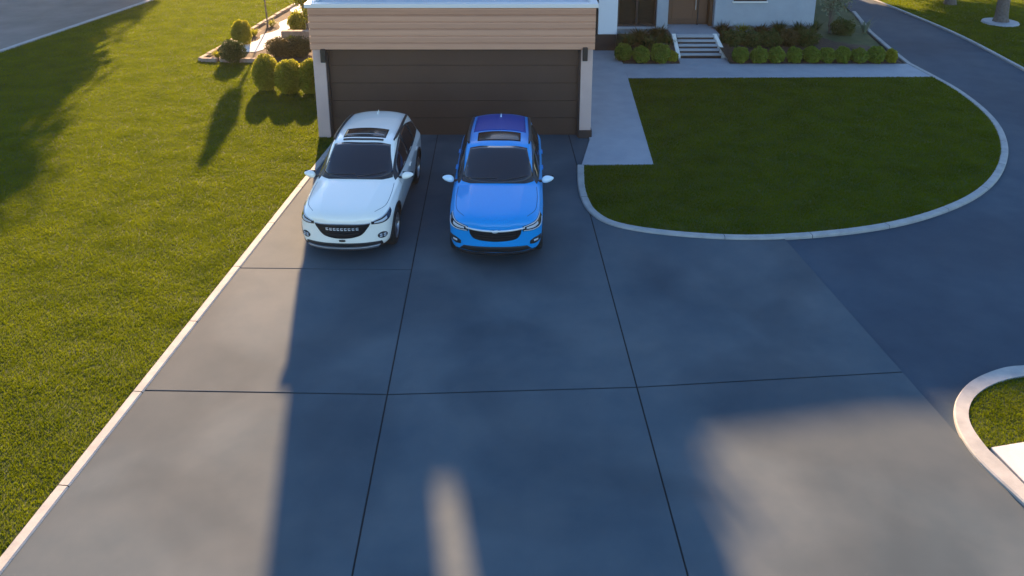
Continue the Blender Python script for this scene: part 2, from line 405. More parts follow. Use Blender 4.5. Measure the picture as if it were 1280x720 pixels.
hp('shade_wall', M['stucco'], -5.9, -4.223, 27.9, 28.3, 0, 7.2)
# main volume
HF = 30.0; HX1 = Wp(1018, 20, HF).x; HH = 7.15
DFX0, DFX1 = Wp(834, 20, HF).x, Wp(893, 20, HF).x       # entrance recess
WX0, WX1 = Wp(772, 20, HF).x, Wp(820, 20, HF).x         # glazed bay
zf = .75
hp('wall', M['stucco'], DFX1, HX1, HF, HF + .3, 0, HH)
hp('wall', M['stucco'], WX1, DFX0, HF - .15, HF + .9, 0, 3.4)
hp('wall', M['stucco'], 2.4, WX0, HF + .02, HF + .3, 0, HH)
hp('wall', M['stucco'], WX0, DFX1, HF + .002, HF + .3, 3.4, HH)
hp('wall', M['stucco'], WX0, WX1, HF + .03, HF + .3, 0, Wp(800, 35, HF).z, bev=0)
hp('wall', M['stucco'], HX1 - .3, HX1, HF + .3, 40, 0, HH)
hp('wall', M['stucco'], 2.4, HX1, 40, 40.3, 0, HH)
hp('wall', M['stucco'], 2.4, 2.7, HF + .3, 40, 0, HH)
hp('rear_shade_block', M['stucco'], 6.0, 15.6, 41.0, 48.0, 0, 7.6)  # unseen block added to keep the right road in shade
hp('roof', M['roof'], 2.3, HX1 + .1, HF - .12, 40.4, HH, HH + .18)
# white fin with its dark plinth
fx0, fx1 = Wp(748, 20, 29.4).x, Wp(772, 20, 29.4).x; fz = Wp(760, 43, 29.4).z
hp('white_panel', M['panel'], fx0, fx1, 29.4, 30.0, fz, 6.2, bev=.012)
hp('plinth', M['darkbrown'], GX1 + .2, fx1 - .02, 29.46, 30.0, -.05, fz - .003)
hp('wall', M['darkbrown'], GX1, fx0 - .004, 29.5, 30.0, fz, 4.5, bev=0)
# glazed bay
wz0 = Wp(800, 33, HF).z
wn = hp('window', M['winglass'], WX0 + .04, WX1 - .04, HF + .10, HF + .12, wz0 + .05, 3.35, bev=0)
bm = bmesh.new()
box(bm, WX0, WX0 + .05, HF, HF + .14, wz0, 3.4); box(bm, WX1 - .05, WX1, HF, HF + .14, wz0, 3.4)
xm = (WX0 + WX1) / 2; box(bm, xm - .035, xm + .035, HF + .01, HF + .14, wz0 + .06, 3.34); box(bm, WX0 + .05, WX1 - .05, HF + .005, HF + .14, wz0, wz0 + .06); box(bm, WX0 + .05, WX1 - .05, HF + .005, HF + .14, 3.34, 3.4)
from_bm('frame', bm, M['darkbrown'], wn)
bm = bmesh.new(); box(bm, WX0 - .02, WX1 + .0, HF - .12, HF + .03, wz0 - .09, wz0 - .005, bev=.01); from_bm('sill', bm, M['path'], wn)
# entrance door with side panel in the recess
ED = HF + .55
hp('wall', M['darkbrown'], DFX0, DFX1, ED + .1, ED + .2, 0, 3.4, bev=0)
hp('porch_floor', M['path'], DFX0 + .003, DFX1 - .003, 29.02, ED + .1, 0, zf, bev=.01)
hp('reveal', M['doorwood'], DFX1 - .12, DFX1 - .003, HF + .3, ED + .1, zf, 3.39, bev=0)
dx1 = Wp(872, 10, ED).x
dr = hp('front_door', M['doorwood'], DFX0 + .1, dx1, ED, ED + .06, zf + .03, 3.0)
bm = bmesh.new()
for z0, z1 in ((zf + .2, zf + .95), (zf + 1.05, zf + 2.05)):
    box(bm, DFX0 + .28, dx1 - .18, ED - .012, ED + .002, z0, z1, bev=.008)
from_bm('door_panel', bm, M['doorwood'], dr)
bm = bmesh.new(); box(bm, dx1 - .10, dx1 - .075, ED - .07, ED - .045, zf + .6, zf + 1.5); box(bm, dx1 - .10, dx1 - .075, ED - .05, ED, zf + .7, zf + .73); box(bm, dx1 - .10, dx1 - .075, ED - .05, ED, zf + 1.35, zf + 1.38)
from_bm('handle', bm, M['silver'], dr)
hp('side_panel', M['doorwood'], dx1 + .05, DFX1 - .15, ED + .02, ED + .07, zf + .03, 3.0)
hp('door_frame', M['darkbrown'], DFX0 + .02, DFX0 + .09, ED - .04, ED + .1, zf, 3.1, bev=0)
hp('door_frame', M['darkbrown'], dx1 + .005, dx1 + .045, ED - .04, ED + .1, zf, 3.1, bev=0)
# window of the right wall (only its lower edge is in the picture)
a, b = Wp(917, 1, HF), Wp(958, 1, HF)
w2 = hp('window', M['winglass'], a.x + .05, b.x - .05, HF - .01, HF + .02, a.z + .04, 3.2, bev=0)
bm = bmesh.new(); box(bm, a.x, b.x, HF - .03, HF - .0015, a.z - .01, a.z + .05); box(bm, a.x, a.x + .05, HF - .03, HF - .0015, a.z + .05, 3.2); box(bm, b.x - .05, b.x, HF - .03, HF - .0015, a.z + .05, 3.2); box(bm, a.x, b.x, HF - .03, HF - .0015, 3.2, 3.26)
from_bm('frame', bm, M['darkbrown'], w2)
bm = bmesh.new(); box(bm, a.x - .05, b.x + .05, HF - .07, HF - .002, a.z - .07, a.z - .012, bev=.006); from_bm('sill', bm, M['cap'], w2)

# front steps
stp = thing('front_steps', 'pale concrete steps with slim side kerbs leading to the front door', 'steps', (0, 0, 0))
sb0, sb1 = g2(851, 80.5), g2(911, 80.5)
D0 = G(880, 72).y; D1 = 29.02; ns = 5
xl = lambda D: Wp(846, 60, 28.2).x + (D - 28.2) * .10
t0x, t1x = Wp(842, 45, 29.0).x, Wp(893, 45, 29.0).x; b0x, b1x = g2(849.5, 75).x, g2(909, 75).x
for i in range(ns):
    f0 = i / ns; y0 = D0 + (D1 - D0) * f0; z1 = .03 + (zf - .03) * (i + 1) / ns - .02
    x0 = b0x + (t0x - b0x) * f0 + .08; x1 = b1x + (t1x - b1x) * f0 - .08
    bm = bmesh.new(); box(bm, x0, x1, y0 + .03, D1, -.05, z1 - .087); so_ = from_bm('step', bm, M['darkbrown'], stp)
    bm = bmesh.new(); box(bm, x0, x1, y0, y0 + (D1 - D0) / ns - .002, z1 - .085, z1, bev=.008); from_bm('tread', bm, M['path'], so_)
for s, (p0, p1) in enumerate(((b0x, t0x), (b1x, t1x))):
    bm = bmesh.new(); vsx = []
    for (xc, yy, zz) in ((p0, D0 - .12, .10), (p1, D1 - .01, zf + .02)):
        vsx.append([bm.verts.new((xc + sx * .07, yy, z)) for sx, z in ((-1, -.05), (-1, zz), (1, zz), (1, -.05))])
    for j in range(4): bm.faces.new((vsx[0][j], vsx[0][(j + 1) % 4], vsx[1][(j + 1) % 4], vsx[1][j]))
    bm.faces.new(vsx[0]); bm.faces.new(vsx[1][::-1]); bmesh.ops.recalc_face_normals(bm, faces=bm.faces[:])
    from_bm('side_kerb', bm, M['cap'], stp)

# planting beds rising to the house wall
def bedsurf(name, pts, m):
    bm = bmesh.new(); f = bm.faces.new([bm.verts.new(p) for p in pts])
    bmesh.ops.recalc_face_normals(bm, faces=[f])
    if f.normal.z < 0: f.normal_flip()
    bmesh.ops.triangulate(bm, faces=bm.faces[:]); bmesh.ops.subdivide_edges(bm, edges=bm.edges[:], cuts=6, use_grid_fill=True)
    for v in bm.verts: v.co.z += .03 * noise.noise(v.co * 3)
    o = from_bm(name, bm, m); o['kind'] = 'structure'; return o
BZ = .5
q = lambda x, y, z=.04: tuple(G(x, y, z))
bedsurf('planting_bed', [q(781, 79.5), q(849, 79.5), (t0x - .04, 29.0, BZ), (t0x - .04, 30.0, BZ), (WX0 - .0, 30.0, BZ), (fx1 - .02, 29.42, .2), q(772, 64)], M['mulch'])
bedsurf('planting_bed', [q(913, 79.5), q(1130, 79.5), q(1103, 60), (HX1 + .6, 30.0, .25), (HX1, 30.0, BZ), (t1x + .04, 30.0, BZ), (t1x + .04, 29.0, BZ)], M['mulch'])
bedsurf('planting_bed', [q(1102, 60.5), q(1083, 40), q(1064, 15), (HX1 + 2.2, 39, .03), (HX1 - .1, 39, .03), (HX1 - .1, 30.1, .25), (HX1 + .6, 29.98, .25)], M['soil'])

# rock bed on the left of the garage
rb = [G(250, 77, .03), G(298, 77.5, .03), G(345, 78, .03), G(396, 76, .03), Vector((-5.25, 40, .03)), G(378, 2, .03)]
rbq = [g2(250, 77), g2(345, 78), g2(396, 77), Vector((-5.22, 40)), g2(382, 0)]
slab('planting_bed', rbq, -.02, .03, M['mulch'])
ed = thing('bed_edging', 'long brown stone edging round the corner of the gravel bed', 'edging')
random.seed(4)
for A, B in ((g2(250, 77), g2(382, 0)), (g2(250, 77), g2(322, 78))):
    d = B - A; L = d.length; d.normalize(); n = int(L / .62); ang = math.atan2(d.y, d.x)
    for i in range(n):
        bm = bmesh.new(); box(bm, -.29, .29, -.09, .09, -.03, .14 + random.uniform(-.015, .015), bev=.02)
        c = A + d * (i + .5) * L / n
        o = from_bm('edging_stone', bm, M['brick'], ed); o.location = (c.x, c.y, 0); o.rotation_euler = (0, 0, ang + random.uniform(-.03, .03))
# white gravel run
gp = crom([g2(308, 66), g2(328, 52), g2(345, 44), g2(362, 32), g2(372, 20), g2(380, 8), g2(384, 0)], 4)
A = []; B = []
for i, p in enumerate(gp):
    d = (gp[min(i + 1, len(gp) - 1)] - gp[max(i - 1, 0)]).normalized(); nn = Vector((-d.y, d.x)); ww = .36 + .18 * math.sin(i * 1.1)
    A.append(p + nn * ww); B.append(p - nn * ww)
slab('gravel', A + B[::-1], .02, .05, M['gravel'], kind='stuff')
# low brown retaining wall of the bed
lw = tag(None or boxo('retaining_wall', M['brick'], None, g2(352, 52).x, -5.22, g2(352, 52).y, g2(352, 52).y + .25, 0, .42, bev=.02), 'low brown stone retaining wall running from the gravel bed to the garage', 'wall')

# ------------------------------------------------------------------ plants
rng = np.random.default_rng(7)
def quads_mesh(name, V, nv, m, parent=None):
    n = len(V) // nv
    me = bpy.data.meshes.new(name); me.vertices.add(len(V)); me.vertices.foreach_set('co', V.astype(np.float32).ravel())
    me.loops.add(len(V)); me.loops.foreach_set('vertex_index', np.arange(len(V), dtype=np.int32))
    me.polygons.add(n); me.polygons.foreach_set('loop_start', np.arange(0, len(V), nv, dtype=np.int32))
    me.update(calc_edges=True)
    return link(name, me, m, parent)

def leaves(P, size, up=.3, rs=None):
    n = len(P); a = rng.normal(size=(n, 3)); a[:, 2] += up; a /= np.linalg.norm(a, axis=1)[:, None]
    b = np.cross(a, rng.normal(size=(n, 3))); b /= np.linalg.norm(b, axis=1)[:, None]
    s = size * rng.uniform(.6, 1.3, (n, 1))
    V = np.stack([P - a * s, P + b * s * .45, P + a * s, P - b * s * .45], 1)
    return V.reshape(-1, 3)

def cloud(c, r, n, shell=.55, lump=.18, seed=0):
    """points near the surface of a lumpy ellipsoid"""
    d = rng.normal(size=(n, 3)); d /= np.linalg.norm(d, axis=1)[:, None]
    k = np.sin(d[:, 0] * 5.1 + seed) * np.sin(d[:, 1] * 4.7 + seed * 2.1) + .6 * np.sin(d[:, 2] * 7 + seed * 3.3) * np.sin(d[:, 0] * 9 + seed)
    rad = (1 + lump * k) * (1 - (1 - shell) * rng.random(n) ** 1.6)
    return np.array(c) + d * rad[:, None] * np.array(r)

def core(name, r, c, m, parent, s=.8, seed=0):
    bm = bmesh.new(); bmesh.ops.create_icosphere(bm, subdivisions=3, radius=1)
    for v in bm.verts:
        k = 1 + .16 * noise.noise(v.co * 2.2 + Vector((seed, 0, 0)))
        v.co = Vector((v.co.x * r[0] * s * k + c[0], v.co.y * r[1] * s * k + c[1], v.co.z * r[2] * s * k + c[2]))
    return from_bm(name, bm, m, parent)

def shrub(name, loc, r, m, label, cat='shrub', group=None, n=2600, leaf=.038, lump=.12, stem=True):
    t = thing(name, label, cat, loc, group=group)
    c = (0, 0, r[2] * .92)
    P = cloud(c, r, n, .78, lump, seed=loc[0] * 3.7); P = P[P[:, 2] > .0]
    fo = quads_mesh('foliage', np.concatenate([leaves(P, leaf)]), 4, m, t)
    # dense inside of the same leaves
    P2 = cloud(c, (r[0] * .75, r[1] * .75, r[2] * .75), n // 2, .3, lump, seed=loc[0]); P2 = P2[P2[:, 2] > 0]
    quads_mesh('inner_foliage', leaves(P2, leaf * 1.9), 4, m, t)
    if stem:
        bm = bmesh.new(); bmesh.ops.create_cone(bm, segments=7, radius1=.03, radius2=.018, depth=r[2], matrix=Matrix.Translation((0, 0, r[2] * .5 - .04)), cap_ends=True)
        from_bm('stem', bm, M['bark'], t)
    return t

def tuft(name, loc, h, spread, m, label, cat='plant', group=None, n=160, wd=.03):
    """upright arching leaves from one base"""
    t = thing(name, label, cat, loc, group=group); V = []
    for i in range(n):
        a = random.uniform(0, 6.283); hh = h * random.uniform(.55, 1.08); sp = spread * random.uniform(.1, 1); w0 = wd * random.uniform(.6, 1.3)
        d = Vector((math.cos(a), math.sin(a), 0)); s = Vector((-d.y, d.x, 0)); r0 = d * .05 * random.random()
        p0, p1, p2 = r0, r0 + d * sp * .6 + Vector((0, 0, hh * .6)), r0 + d * sp * 1.15 + Vector((0, 0, hh * random.uniform(.35, 1)))
        V += [p0 - s * w0 * .4, p0 + s * w0 * .4, p1 + s * w0 * .5, p1 - s * w0 * .5, p1 - s * w0 * .5, p1 + s * w0 * .5, p2 + s * w0 * .1, p2 - s * w0 * .1]
    quads_mesh('leaf_tuft', np.array([tuple(v) for v in V]), 4, m, t)
    return t

ORD = ['first', 'second', 'third', 'fourth', 'fifth', 'sixth', 'seventh', 'eighth', 'ninth', 'tenth', 'eleventh', 'twelfth']
random.seed(11)
# right bed: clipped balls
bx = [925, 948, 969.5, 992, 1014, 1033, 1052, 1073, 1094]
for i, x in enumerate(bx):
    p = G(x, 78.0, .04); rr_ = random.uniform(.27, .31)
    shrub('boxwood', tuple(p), (rr_, rr_, random.uniform(.27, .31)), M['box'], f'round clipped light green shrub, {ORD[i]} from the front steps in the right bed\'s front row', 'shrub', 'round clipped shrubs in the right bed')
p = G(1113, 78, .04); shrub('boxwood', tuple(p), (.2, .2, .26), M['yellow'], 'small yellow-green clipped shrub at the road end of the right bed', 'shrub', 'round clipped shrubs in the right bed', n=1600)
# right bed: mixed plants behind
def bedz(y): return .04 + (BZ - .04) * min(1, max(0, (y - 27.6) / 2.4))
mx = [(903, 50, 'b', .55), (915, 58, 'd', .5), (926, 48, 'y', .5), (938, 58, 'd', .5), (950, 50, 'b', .5), (962, 58, 'd', .45), (972, 49, 'd', .6), (984, 57, 'b', .5), (997, 49, 'd', .55), (1008, 57, 'd', .5), (1014, 48, 'd', .5)]
dsc = {'b': ('bronze leaved', M['brownleaf']), 'd': ('dark green', M['dark']), 'y': ('yellow-green', M['yellow'])}
for i, (x, y, k, h) in enumerate(mx):
    p = G(x, y, .3); p.z = bedz(p.y) - .02
    near = 'house wall' if y < 54 else 'clipped shrubs'
    if i % 2 == 0: tuft('tufted_plant', tuple(p), h * 1.15, .5, dsc[k][1], f'{dsc[k][0]} tufted plant by the {near}, {ORD[i]} from the steps among the mixed plants', 'plant', 'mixed plants against the right house wall', n=420)
    else: shrub('low_bush', tuple(p), (.42, .36, .33), dsc[k][1], f'{dsc[k][0]} low bush by the {near}, {ORD[i]} from the steps among the mixed plants', 'bush', 'mixed plants against the right house wall', n=2200, lump=.25)
# left bed
for i, (x, y, r_, mt, lb) in enumerate([(779, 75, .32, 'box', 'light green round shrub at the path corner of the left bed'), (801, 78, .31, 'box', 'round light green shrub in the middle front of the left bed'), (825, 78, .36, 'box', 'large round light green shrub beside the foot of the steps'), (840, 77, .2, 'yellow', 'small yellow-green shrub touching the left kerb of the steps')]):
    p = G(x, y, .04); shrub('boxwood', tuple(p), (r_, r_, r_), M[mt], lb, 'shrub', 'round shrubs in the left bed')
for i, (x, y, k, h, lb) in enumerate([(785, 58, 'd', .6, 'dark green tufted plant at the white panel end of the left bed'), (800, 55, 'b', .6, 'bronze tufted plant under the glazed bay, left one'), (813, 60, 'd', .55, 'dark green tufted plant in the middle of the left bed'), (822, 52, 'b', .6, 'bronze tufted plant under the narrow white pillar'), (834, 57, 'd', .5, 'dark green tufted plant beside the left kerb of the steps')]):
    p = G(x, y, .3); p.z = bedz(p.y) - .04
    tuft('tufted_plant', tuple(p), h, .5, dsc[k][1], lb, 'plant', 'tufted plants in the left bed', n=420)
# left garden
for (x, y, r, mt, lb) in [(334, 112, (.42, .42, .62), 'yellow', 'rounded yellow-green bush, farthest left of the three beside the garage'),
                          (363, 116, (.45, .42, .58), 'yellow', 'rounded yellow-green bush, middle of the three beside the garage'),
                          (389, 116, (.36, .4, .58), 'yellow', 'rounded yellow-green bush touching the garage corner')]:
    shrub('rounded_bush', tuple(G(x, y)), r, M[mt], lb, 'bush', 'three rounded bushes beside the garage', n=5200, lump=.05)
shrub('upright_bush', tuple(G(303, 56, .03)), (.4, .38, .52), M['yellow'], 'bushy yellow-green shrub standing at the edge of the white gravel', 'bush', n=4200, lump=.1)
shrub('upright_bush', tuple(G(292, 77, .03)), (.45, .40, .42), M['dark'], 'dark low shrub at the front edge of the stone edged bed', 'bush', n=3000, lump=.12)

def trunk_mesh(pts, radii, seg=9):
    bm = bmesh.new(); rows = []
    for i, p in enumerate(pts):
        p = Vector(p); d = (Vector(pts[min(i + 1, len(pts) - 1)]) - Vector(pts[max(i - 1, 0)])).normalized()
        a = d.cross(Vector((.3, 1, .1))).normalized(); b = d.cross(a)
        rows.append([bm.verts.new(p + (a * math.cos(t) + b * math.sin(t)) * radii[i] * (1 + .08 * math.sin(3 * t + i))) for t in [k * 2 * math.pi / seg for k in range(seg)]])
    for i in range(len(rows) - 1):
        for k in range(seg): bm.faces.new((rows[i][k], rows[i][(k + 1) % seg], rows[i + 1][(k + 1) % seg], rows[i + 1][k]))
    bmesh.ops.recalc_face_normals(bm, faces=bm.faces[:]); return bm

def tree(loc, h, cr, crown_z, label, m='tree', n=9000, leaf=.16, r0=.2, name='tree', seed=0, clumps=16, group=None, fill=.5):
    random.seed(seed); t = thing(name, label, 'tree', loc, group=group)
    tp = [(0, 0, -.1), (.02, .01, .3), (.05 * random.uniform(-1, 1), .05, crown_z * .5), (.1 * random.uniform(-1, 1), .1, crown_z), (.2 * random.uniform(-1, 1), 0, crown_z + (h - crown_z) * .6)]
    from_bm('trunk', trunk_mesh(tp, [r0 * 1.5, r0, r0 * .85, r0 * .7, r0 * .25]), M['bark'], t, True)
    P = []; cz = (h + crown_z) / 2; hz_ = (h - crown_z) / 2
    for i in range(clumps):
        a = random.uniform(0, 6.283); e = random.uniform(-.9, .95); rad = math.sqrt(max(0, 1 - e * e)) * random.uniform(.35, .8)
        c = Vector((math.cos(a) * rad * cr, math.sin(a) * rad * cr, cz + e * hz_ * .75))
        k = random.uniform(.34, .5)
        P.append(cloud(tuple(c), (cr * k, cr * k, hz_ * k), n // clumps, .35, .25, seed=i))
        br = trunk_mesh([(0, 0, crown_z * .8), tuple((c + Vector((0, 0, crown_z * .9))) * .5), tuple(c)], [r0 * .45, r0 * .25, r0 * .08], 6)
        from_bm('limb', br, M['bark'], t, True)
    P.append(cloud((0, 0, cz), (cr * fill, cr * fill, hz_ * fill * 1.2), n // 4, .2, .2))
    quads_mesh('crown', leaves(np.concatenate(P), leaf), 4, M[m], t)
    return t

# young trees near the house and on the lawn beyond the road
tree(tuple(G(1036, 40, .2)), 3.0, .75, .45, 'slim pale leaved young tree at the right corner of the house', 'pale', n=2400, leaf=.07, r0=.03, seed=3, clumps=11, fill=.3, name='young_tree')
tuft('tufted_plant', tuple(G(1080, 41, .05)), .7, .4, M['pale'], 'wispy pale plant at the edge of the road behind the right bed', 'plant', n=70)
shrub('low_bush', tuple(G(1052, 44, .1)), (.5, .5, .35), M['dark'], 'dark bush on the shaded ground right of the house corner', 'bush', n=1800, lump=.2)
t1 = tree(tuple(G(1250, 29)), 8.0, 2.6, 3.2, 'tree with a pale ring round its trunk on the lawn beyond the road', n=9000, r0=.26, seed=5)
bm = bmesh.new(); bmesh.ops.create_cone(bm, segments=28, radius1=.75, radius2=.7, depth=.10, cap_ends=True, matrix=Matrix.Translation((0, 0, .04)))
from_bm('trunk_ring', bm, M['path'], t1)
tree(tuple(G(1187, 5)), 7.5, 2.4, 3.0, 'tree farther back on the lawn beyond the road, left of the ringed one', n=8000, r0=.22, seed=6)
# trees above the picture whose shade falls into it
tree((15.0, 49, 0), 8.6, 3.2, 4.5, 'broad leafy tree behind the house beside the road, left of the row', n=14000, seed=8, leaf=.2, clumps=20)
tree((19.5, 50, 0), 8.8, 3.3, 4.6, 'broad leafy tree behind the house beyond the road, right of the row', n=14000, seed=9, leaf=.2, clumps=20)
tree((-3.05, 31.7, 0), 10.3, 1.6, 5.6, 'unseen slender tree added behind the garage to dapple the driveway', n=6000, seed=10, leaf=.15, clumps=18, fill=.7)  # added out of view to let broken sun onto the driveway
tree((-25.2, 55, 0), 13.5, 5.2, 4.5, 'large spreading tree near the left street, farther one', n=24000, seed=12, leaf=.28, clumps=24, r0=.4)
tree((-20.4, 40.5, 0), 12.6, 4.9, 3.6, 'large spreading tree near the left street, nearer one', n=34000, seed=13, leaf=.25, clumps=30, r0=.35, fill=.75)
for i, (x, y, r, mt, lb) in enumerate([(352, 70, (.5, .42, .36), 'brownleaf', 'bronze low bush in front of the brown stone wall, farther from the garage'), (374, 70, (.5, .42, .38), 'brownleaf', 'bronze low bush in front of the brown stone wall, nearer the garage'),
                                       (372, 38, (.38, .36, .42), 'yellow', 'golden round bush behind the low brown stone wall'), (391, 24, (.5, .5, .8), 'yellow', 'tall golden bush against the side of the garage')]):
    shrub('low_bush', tuple(G(x, y, .03)), r, M[mt], lb, 'bush', n=2600, lump=.2)
t = tree((-10.35, 33.0, 0), 5.5, .42, 2.9, 'slim thin stemmed tree added in the gravel bed to cast a long lawn shadow', 'yellow', n=5200, leaf=.07, r0=.035, seed=21, clumps=10, fill=.6, name='shadow_tree')  # added for the long shadow lobe on the left lawn
# feathery plant against the garage side
tree(tuple(G(384, 42, .03)), 2.6, .62, .5, 'sunlit feathery young tree in the gravel bed beside the garage', 'yellow', n=2600, leaf=.07, r0=.03, seed=15, clumps=10, fill=.4, name='young_tree')
for i, (x, y, lb) in enumerate([(272, 72, 'small golden tuft near the tip of the stone edged bed'), (318, 45, 'small golden tuft behind the yellow-green bush in the stone edged bed'), (340, 33, 'small golden tuft between the edging and the white gravel'), (365, 52, 'small golden tuft in front of the low brown wall')]):
    tuft('tufted_plant', tuple(G(x, y, .03)), .35, .3, M['yellow'], lb, 'plant', 'golden tufts in the stone edged bed', n=90)

# ------------------------------------------------------------------ grass
def in_poly(P, poly):
    x, y = P[:, 0], P[:, 1]; ins = np.zeros(len(P), bool); n = len(poly)
    for i in range(n):
        x1, y1 = poly[i][0], poly[i][1]; x2, y2 = poly[(i + 1) % n][0], poly[(i + 1) % n][1]
        c = ((y1 > y) != (y2 > y))
        with np.errstate(divide='ignore', invalid='ignore'):
            ins ^= c & (x < (x2 - x1) * (y - y1) / (y2 - y1) + x1)
    return ins
def field(x, y):
    return (np.sin(x * 2.1 + 1.3 * np.sin(y * 1.7)) * np.sin(y * 5.3 + 1.1 * np.sin(x * 1.9)) + .7 * np.sin(x * 7.3 + y * 3.1) * np.sin(y * 11.0 - x * 2.7 + np.sin(x * 4)) + .5 * np.sin(x * 17 + 2 * np.sin(y * 9)) * np.sin(y * 19 + x * 5))
def grass(poly, z, holes=(), dens=1.0, margin=1.12, hh=.038):
    xs = [p[0] for p in poly]; ys = [p[1] for p in poly]
    x0, x1, y0, y1 = max(min(xs), -40), min(max(xs), 40), max(min(ys), 4), min(max(ys), 46)
    out = []
    y = y0
    while y < y1:
        ye = min(y + 2, y1); dn = min(5200, 5200 * (13 / max(y, 9)) ** 1.5) * dens
        xa, xb = max(x0, -(ye * .70 + 3.0)), min(x1, ye * .70 + 3.0)
        if xb > xa:
            n = int(dn * (xb - xa) * (ye - y)); P = np.stack([rng.uniform(xa, xb, n), rng.uniform(y, ye, n)], 1)
            P = P[in_poly(P, poly)]
            for h in holes: P = P[~in_poly(P, h)]
            n = len(P)
            if n:
                w = .0048 * (5200 * dens / dn) ** .75 * rng.uniform(.7, 1.4, n)
                f = field(P[:, 0], P[:, 1]); ht = hh * rng.uniform(.6, 1.2, n) * (1 + .15 * f)
                a = rng.uniform(0, 6.283, n); lean = rng.normal(0, .45, (n, 2)) * ht[:, None]; lean[:, 1] += -.25 * f * ht
                b0 = np.stack([P[:, 0] - np.cos(a) * w, P[:, 1] - np.sin(a) * w, np.full(n, z)], 1)
                b1 = np.stack([P[:, 0] + np.cos(a) * w, P[:, 1] + np.sin(a) * w, np.full(n, z)], 1)
                tp = np.stack([P[:, 0] + lean[:, 0], P[:, 1] + lean[:, 1], z + ht], 1)
                out.append(np.stack([b0, b1, tp], 1).reshape(-1, 3))
        y = ye
    o = quads_mesh('grass', np.concatenate(out), 3, M['grass']); return o
kshift = [(p[0], p[1]) for p in rbq]
ll = [s0 - sn * .12, k0 + Vector((-.17, 0)), Vector((k1.x - .17, k1.y)), Vector((-5.22, GF + .15)), Vector((-5.22, 46)), Vector((s1 - sn * .12))]
tag(grass(ll, .0, holes=[kshift]), 'short sunlit grass of the large left lawn', 'grass', kind='stuff')
tag(grass(isl, .02), 'short shaded grass of the round front lawn', 'grass', kind='stuff')
tag(grass(isl2, .02), 'short grass of the lower right kerbed corner', 'grass', kind='stuff')
rlawn = [rr[0] + e3 * 40, rr[0], rr[1], rr[2], rr[3], rr[3] + e2 * 3, Vector((60, 20)), Vector((60, 90))]
rlawn = [Vector(p) + Vector((.12, .05)) for p in rlawn]
slab('lawn', rlawn, -.05, .0, M['soil'])
tag(grass(rlawn, .0), 'grass of the lawn beyond the road under the trees', 'grass', kind='stuff')
sidebed = [g2(1102, 60), g2(1083, 40), g2(1064, 15), Vector((HX1 + 2.2, 39)), Vector((HX1, 39)), Vector((HX1, 30)), Vector((HX1 + .6, 29.9))]

# ------------------------------------------------------------------ cars
def ev_mesh(o):
    dg = bpy.context.evaluated_depsgraph_get(); dg.update()
    return bpy.data.meshes.new_from_object(o.evaluated_get(dg), depsgraph=dg)

LOW = [(0, .22), (.6, .22), (.85, .25), (.905, .40), (.925, .62)]
RINGS = [
 (-2.25, .27, [(0, .27), (.5, .27), (.72, .30), (.79, .42), (.80, .56), (.80, .72), (.72, .835), (.54, .885), (.36, .91), (.17, .92), (0, .925)]),
 (-2.11, .20, [(0, .22), (.55, .22), (.82, .25), (.88, .40), (.895, .58), (.88, .76), (.79, .885), (.64, .955), (.46, .992), (.2, .99), (0, .993)]),
 (-1.75, .12, LOW[:3] + [(.915, .40), (.93, .60), (.915, .82), (.83, .955), (.66, 1.005), (.48, 1.045), (.24, 1.04), (0, 1.045)]),
 (-1.35, .10, LOW[:3] + [(.915, .40), (.93, .62), (.925, .88), (.85, 1.0), (.69, 1.055), (.52, 1.093), (.26, 1.09), (0, 1.095)]),
 (-1.05, .16, LOW[:3] + [(.905, .40), (.925, .62), (.925, .92), (.865, 1.025), (.74, 1.07), (.54, 1.113), (.27, 1.12), (0, 1.125)]),
 (-.92, .16, LOW + [(.925, .935), (.87, 1.035), (.76, 1.10), (.55, 1.155), (.28, 1.18), (0, 1.19)]),
 (-.60, .14, LOW + [(.925, .945), (.875, 1.045), (.79, 1.19), (.66, 1.345), (.34, 1.39), (0, 1.405)]),
 (-.22, .10, LOW + [(.925, .955), (.88, 1.05), (.79, 1.31), (.655, 1.545), (.36, 1.605), (0, 1.62)]),
 (-.05, .06, LOW + [(.925, .96), (.88, 1.055), (.79, 1.33), (.66, 1.58), (.38, 1.64), (0, 1.66)]),
 (.50, 0, LOW + [(.93, .965), (.885, 1.06), (.79, 1.34), (.665, 1.60), (.38, 1.665), (0, 1.685)]),
 (1.10, 0, LOW + [(.93, .98), (.885, 1.07), (.785, 1.34), (.65, 1.585), (.37, 1.65), (0, 1.67)]),
 (1.70, 0, LOW + [(.925, .99), (.875, 1.08), (.765, 1.31), (.635, 1.54), (.36, 1.605), (0, 1.62)]),
 (1.95, -.06, LOW + [(.91, .99), (.85, 1.08), (.74, 1.25), (.61, 1.44), (.34, 1.51), (0, 1.525)]),
 (2.17, -.16, LOW[:3] + [(.88, .42), (.89, .62), (.87, .95), (.80, 1.03), (.70, 1.09), (.57, 1.14), (.32, 1.17), (0, 1.18)]),
 (2.27, -.24, [(0, .3), (.5, .3), (.74, .33), (.8, .45), (.81, .6), (.79, .78), (.7, .9), (.54, .95), (.36, .97), (.18, .98), (0, .98)]),
]
WHY, WHR, WHZ = (-1.42, 1.36), .365, .365

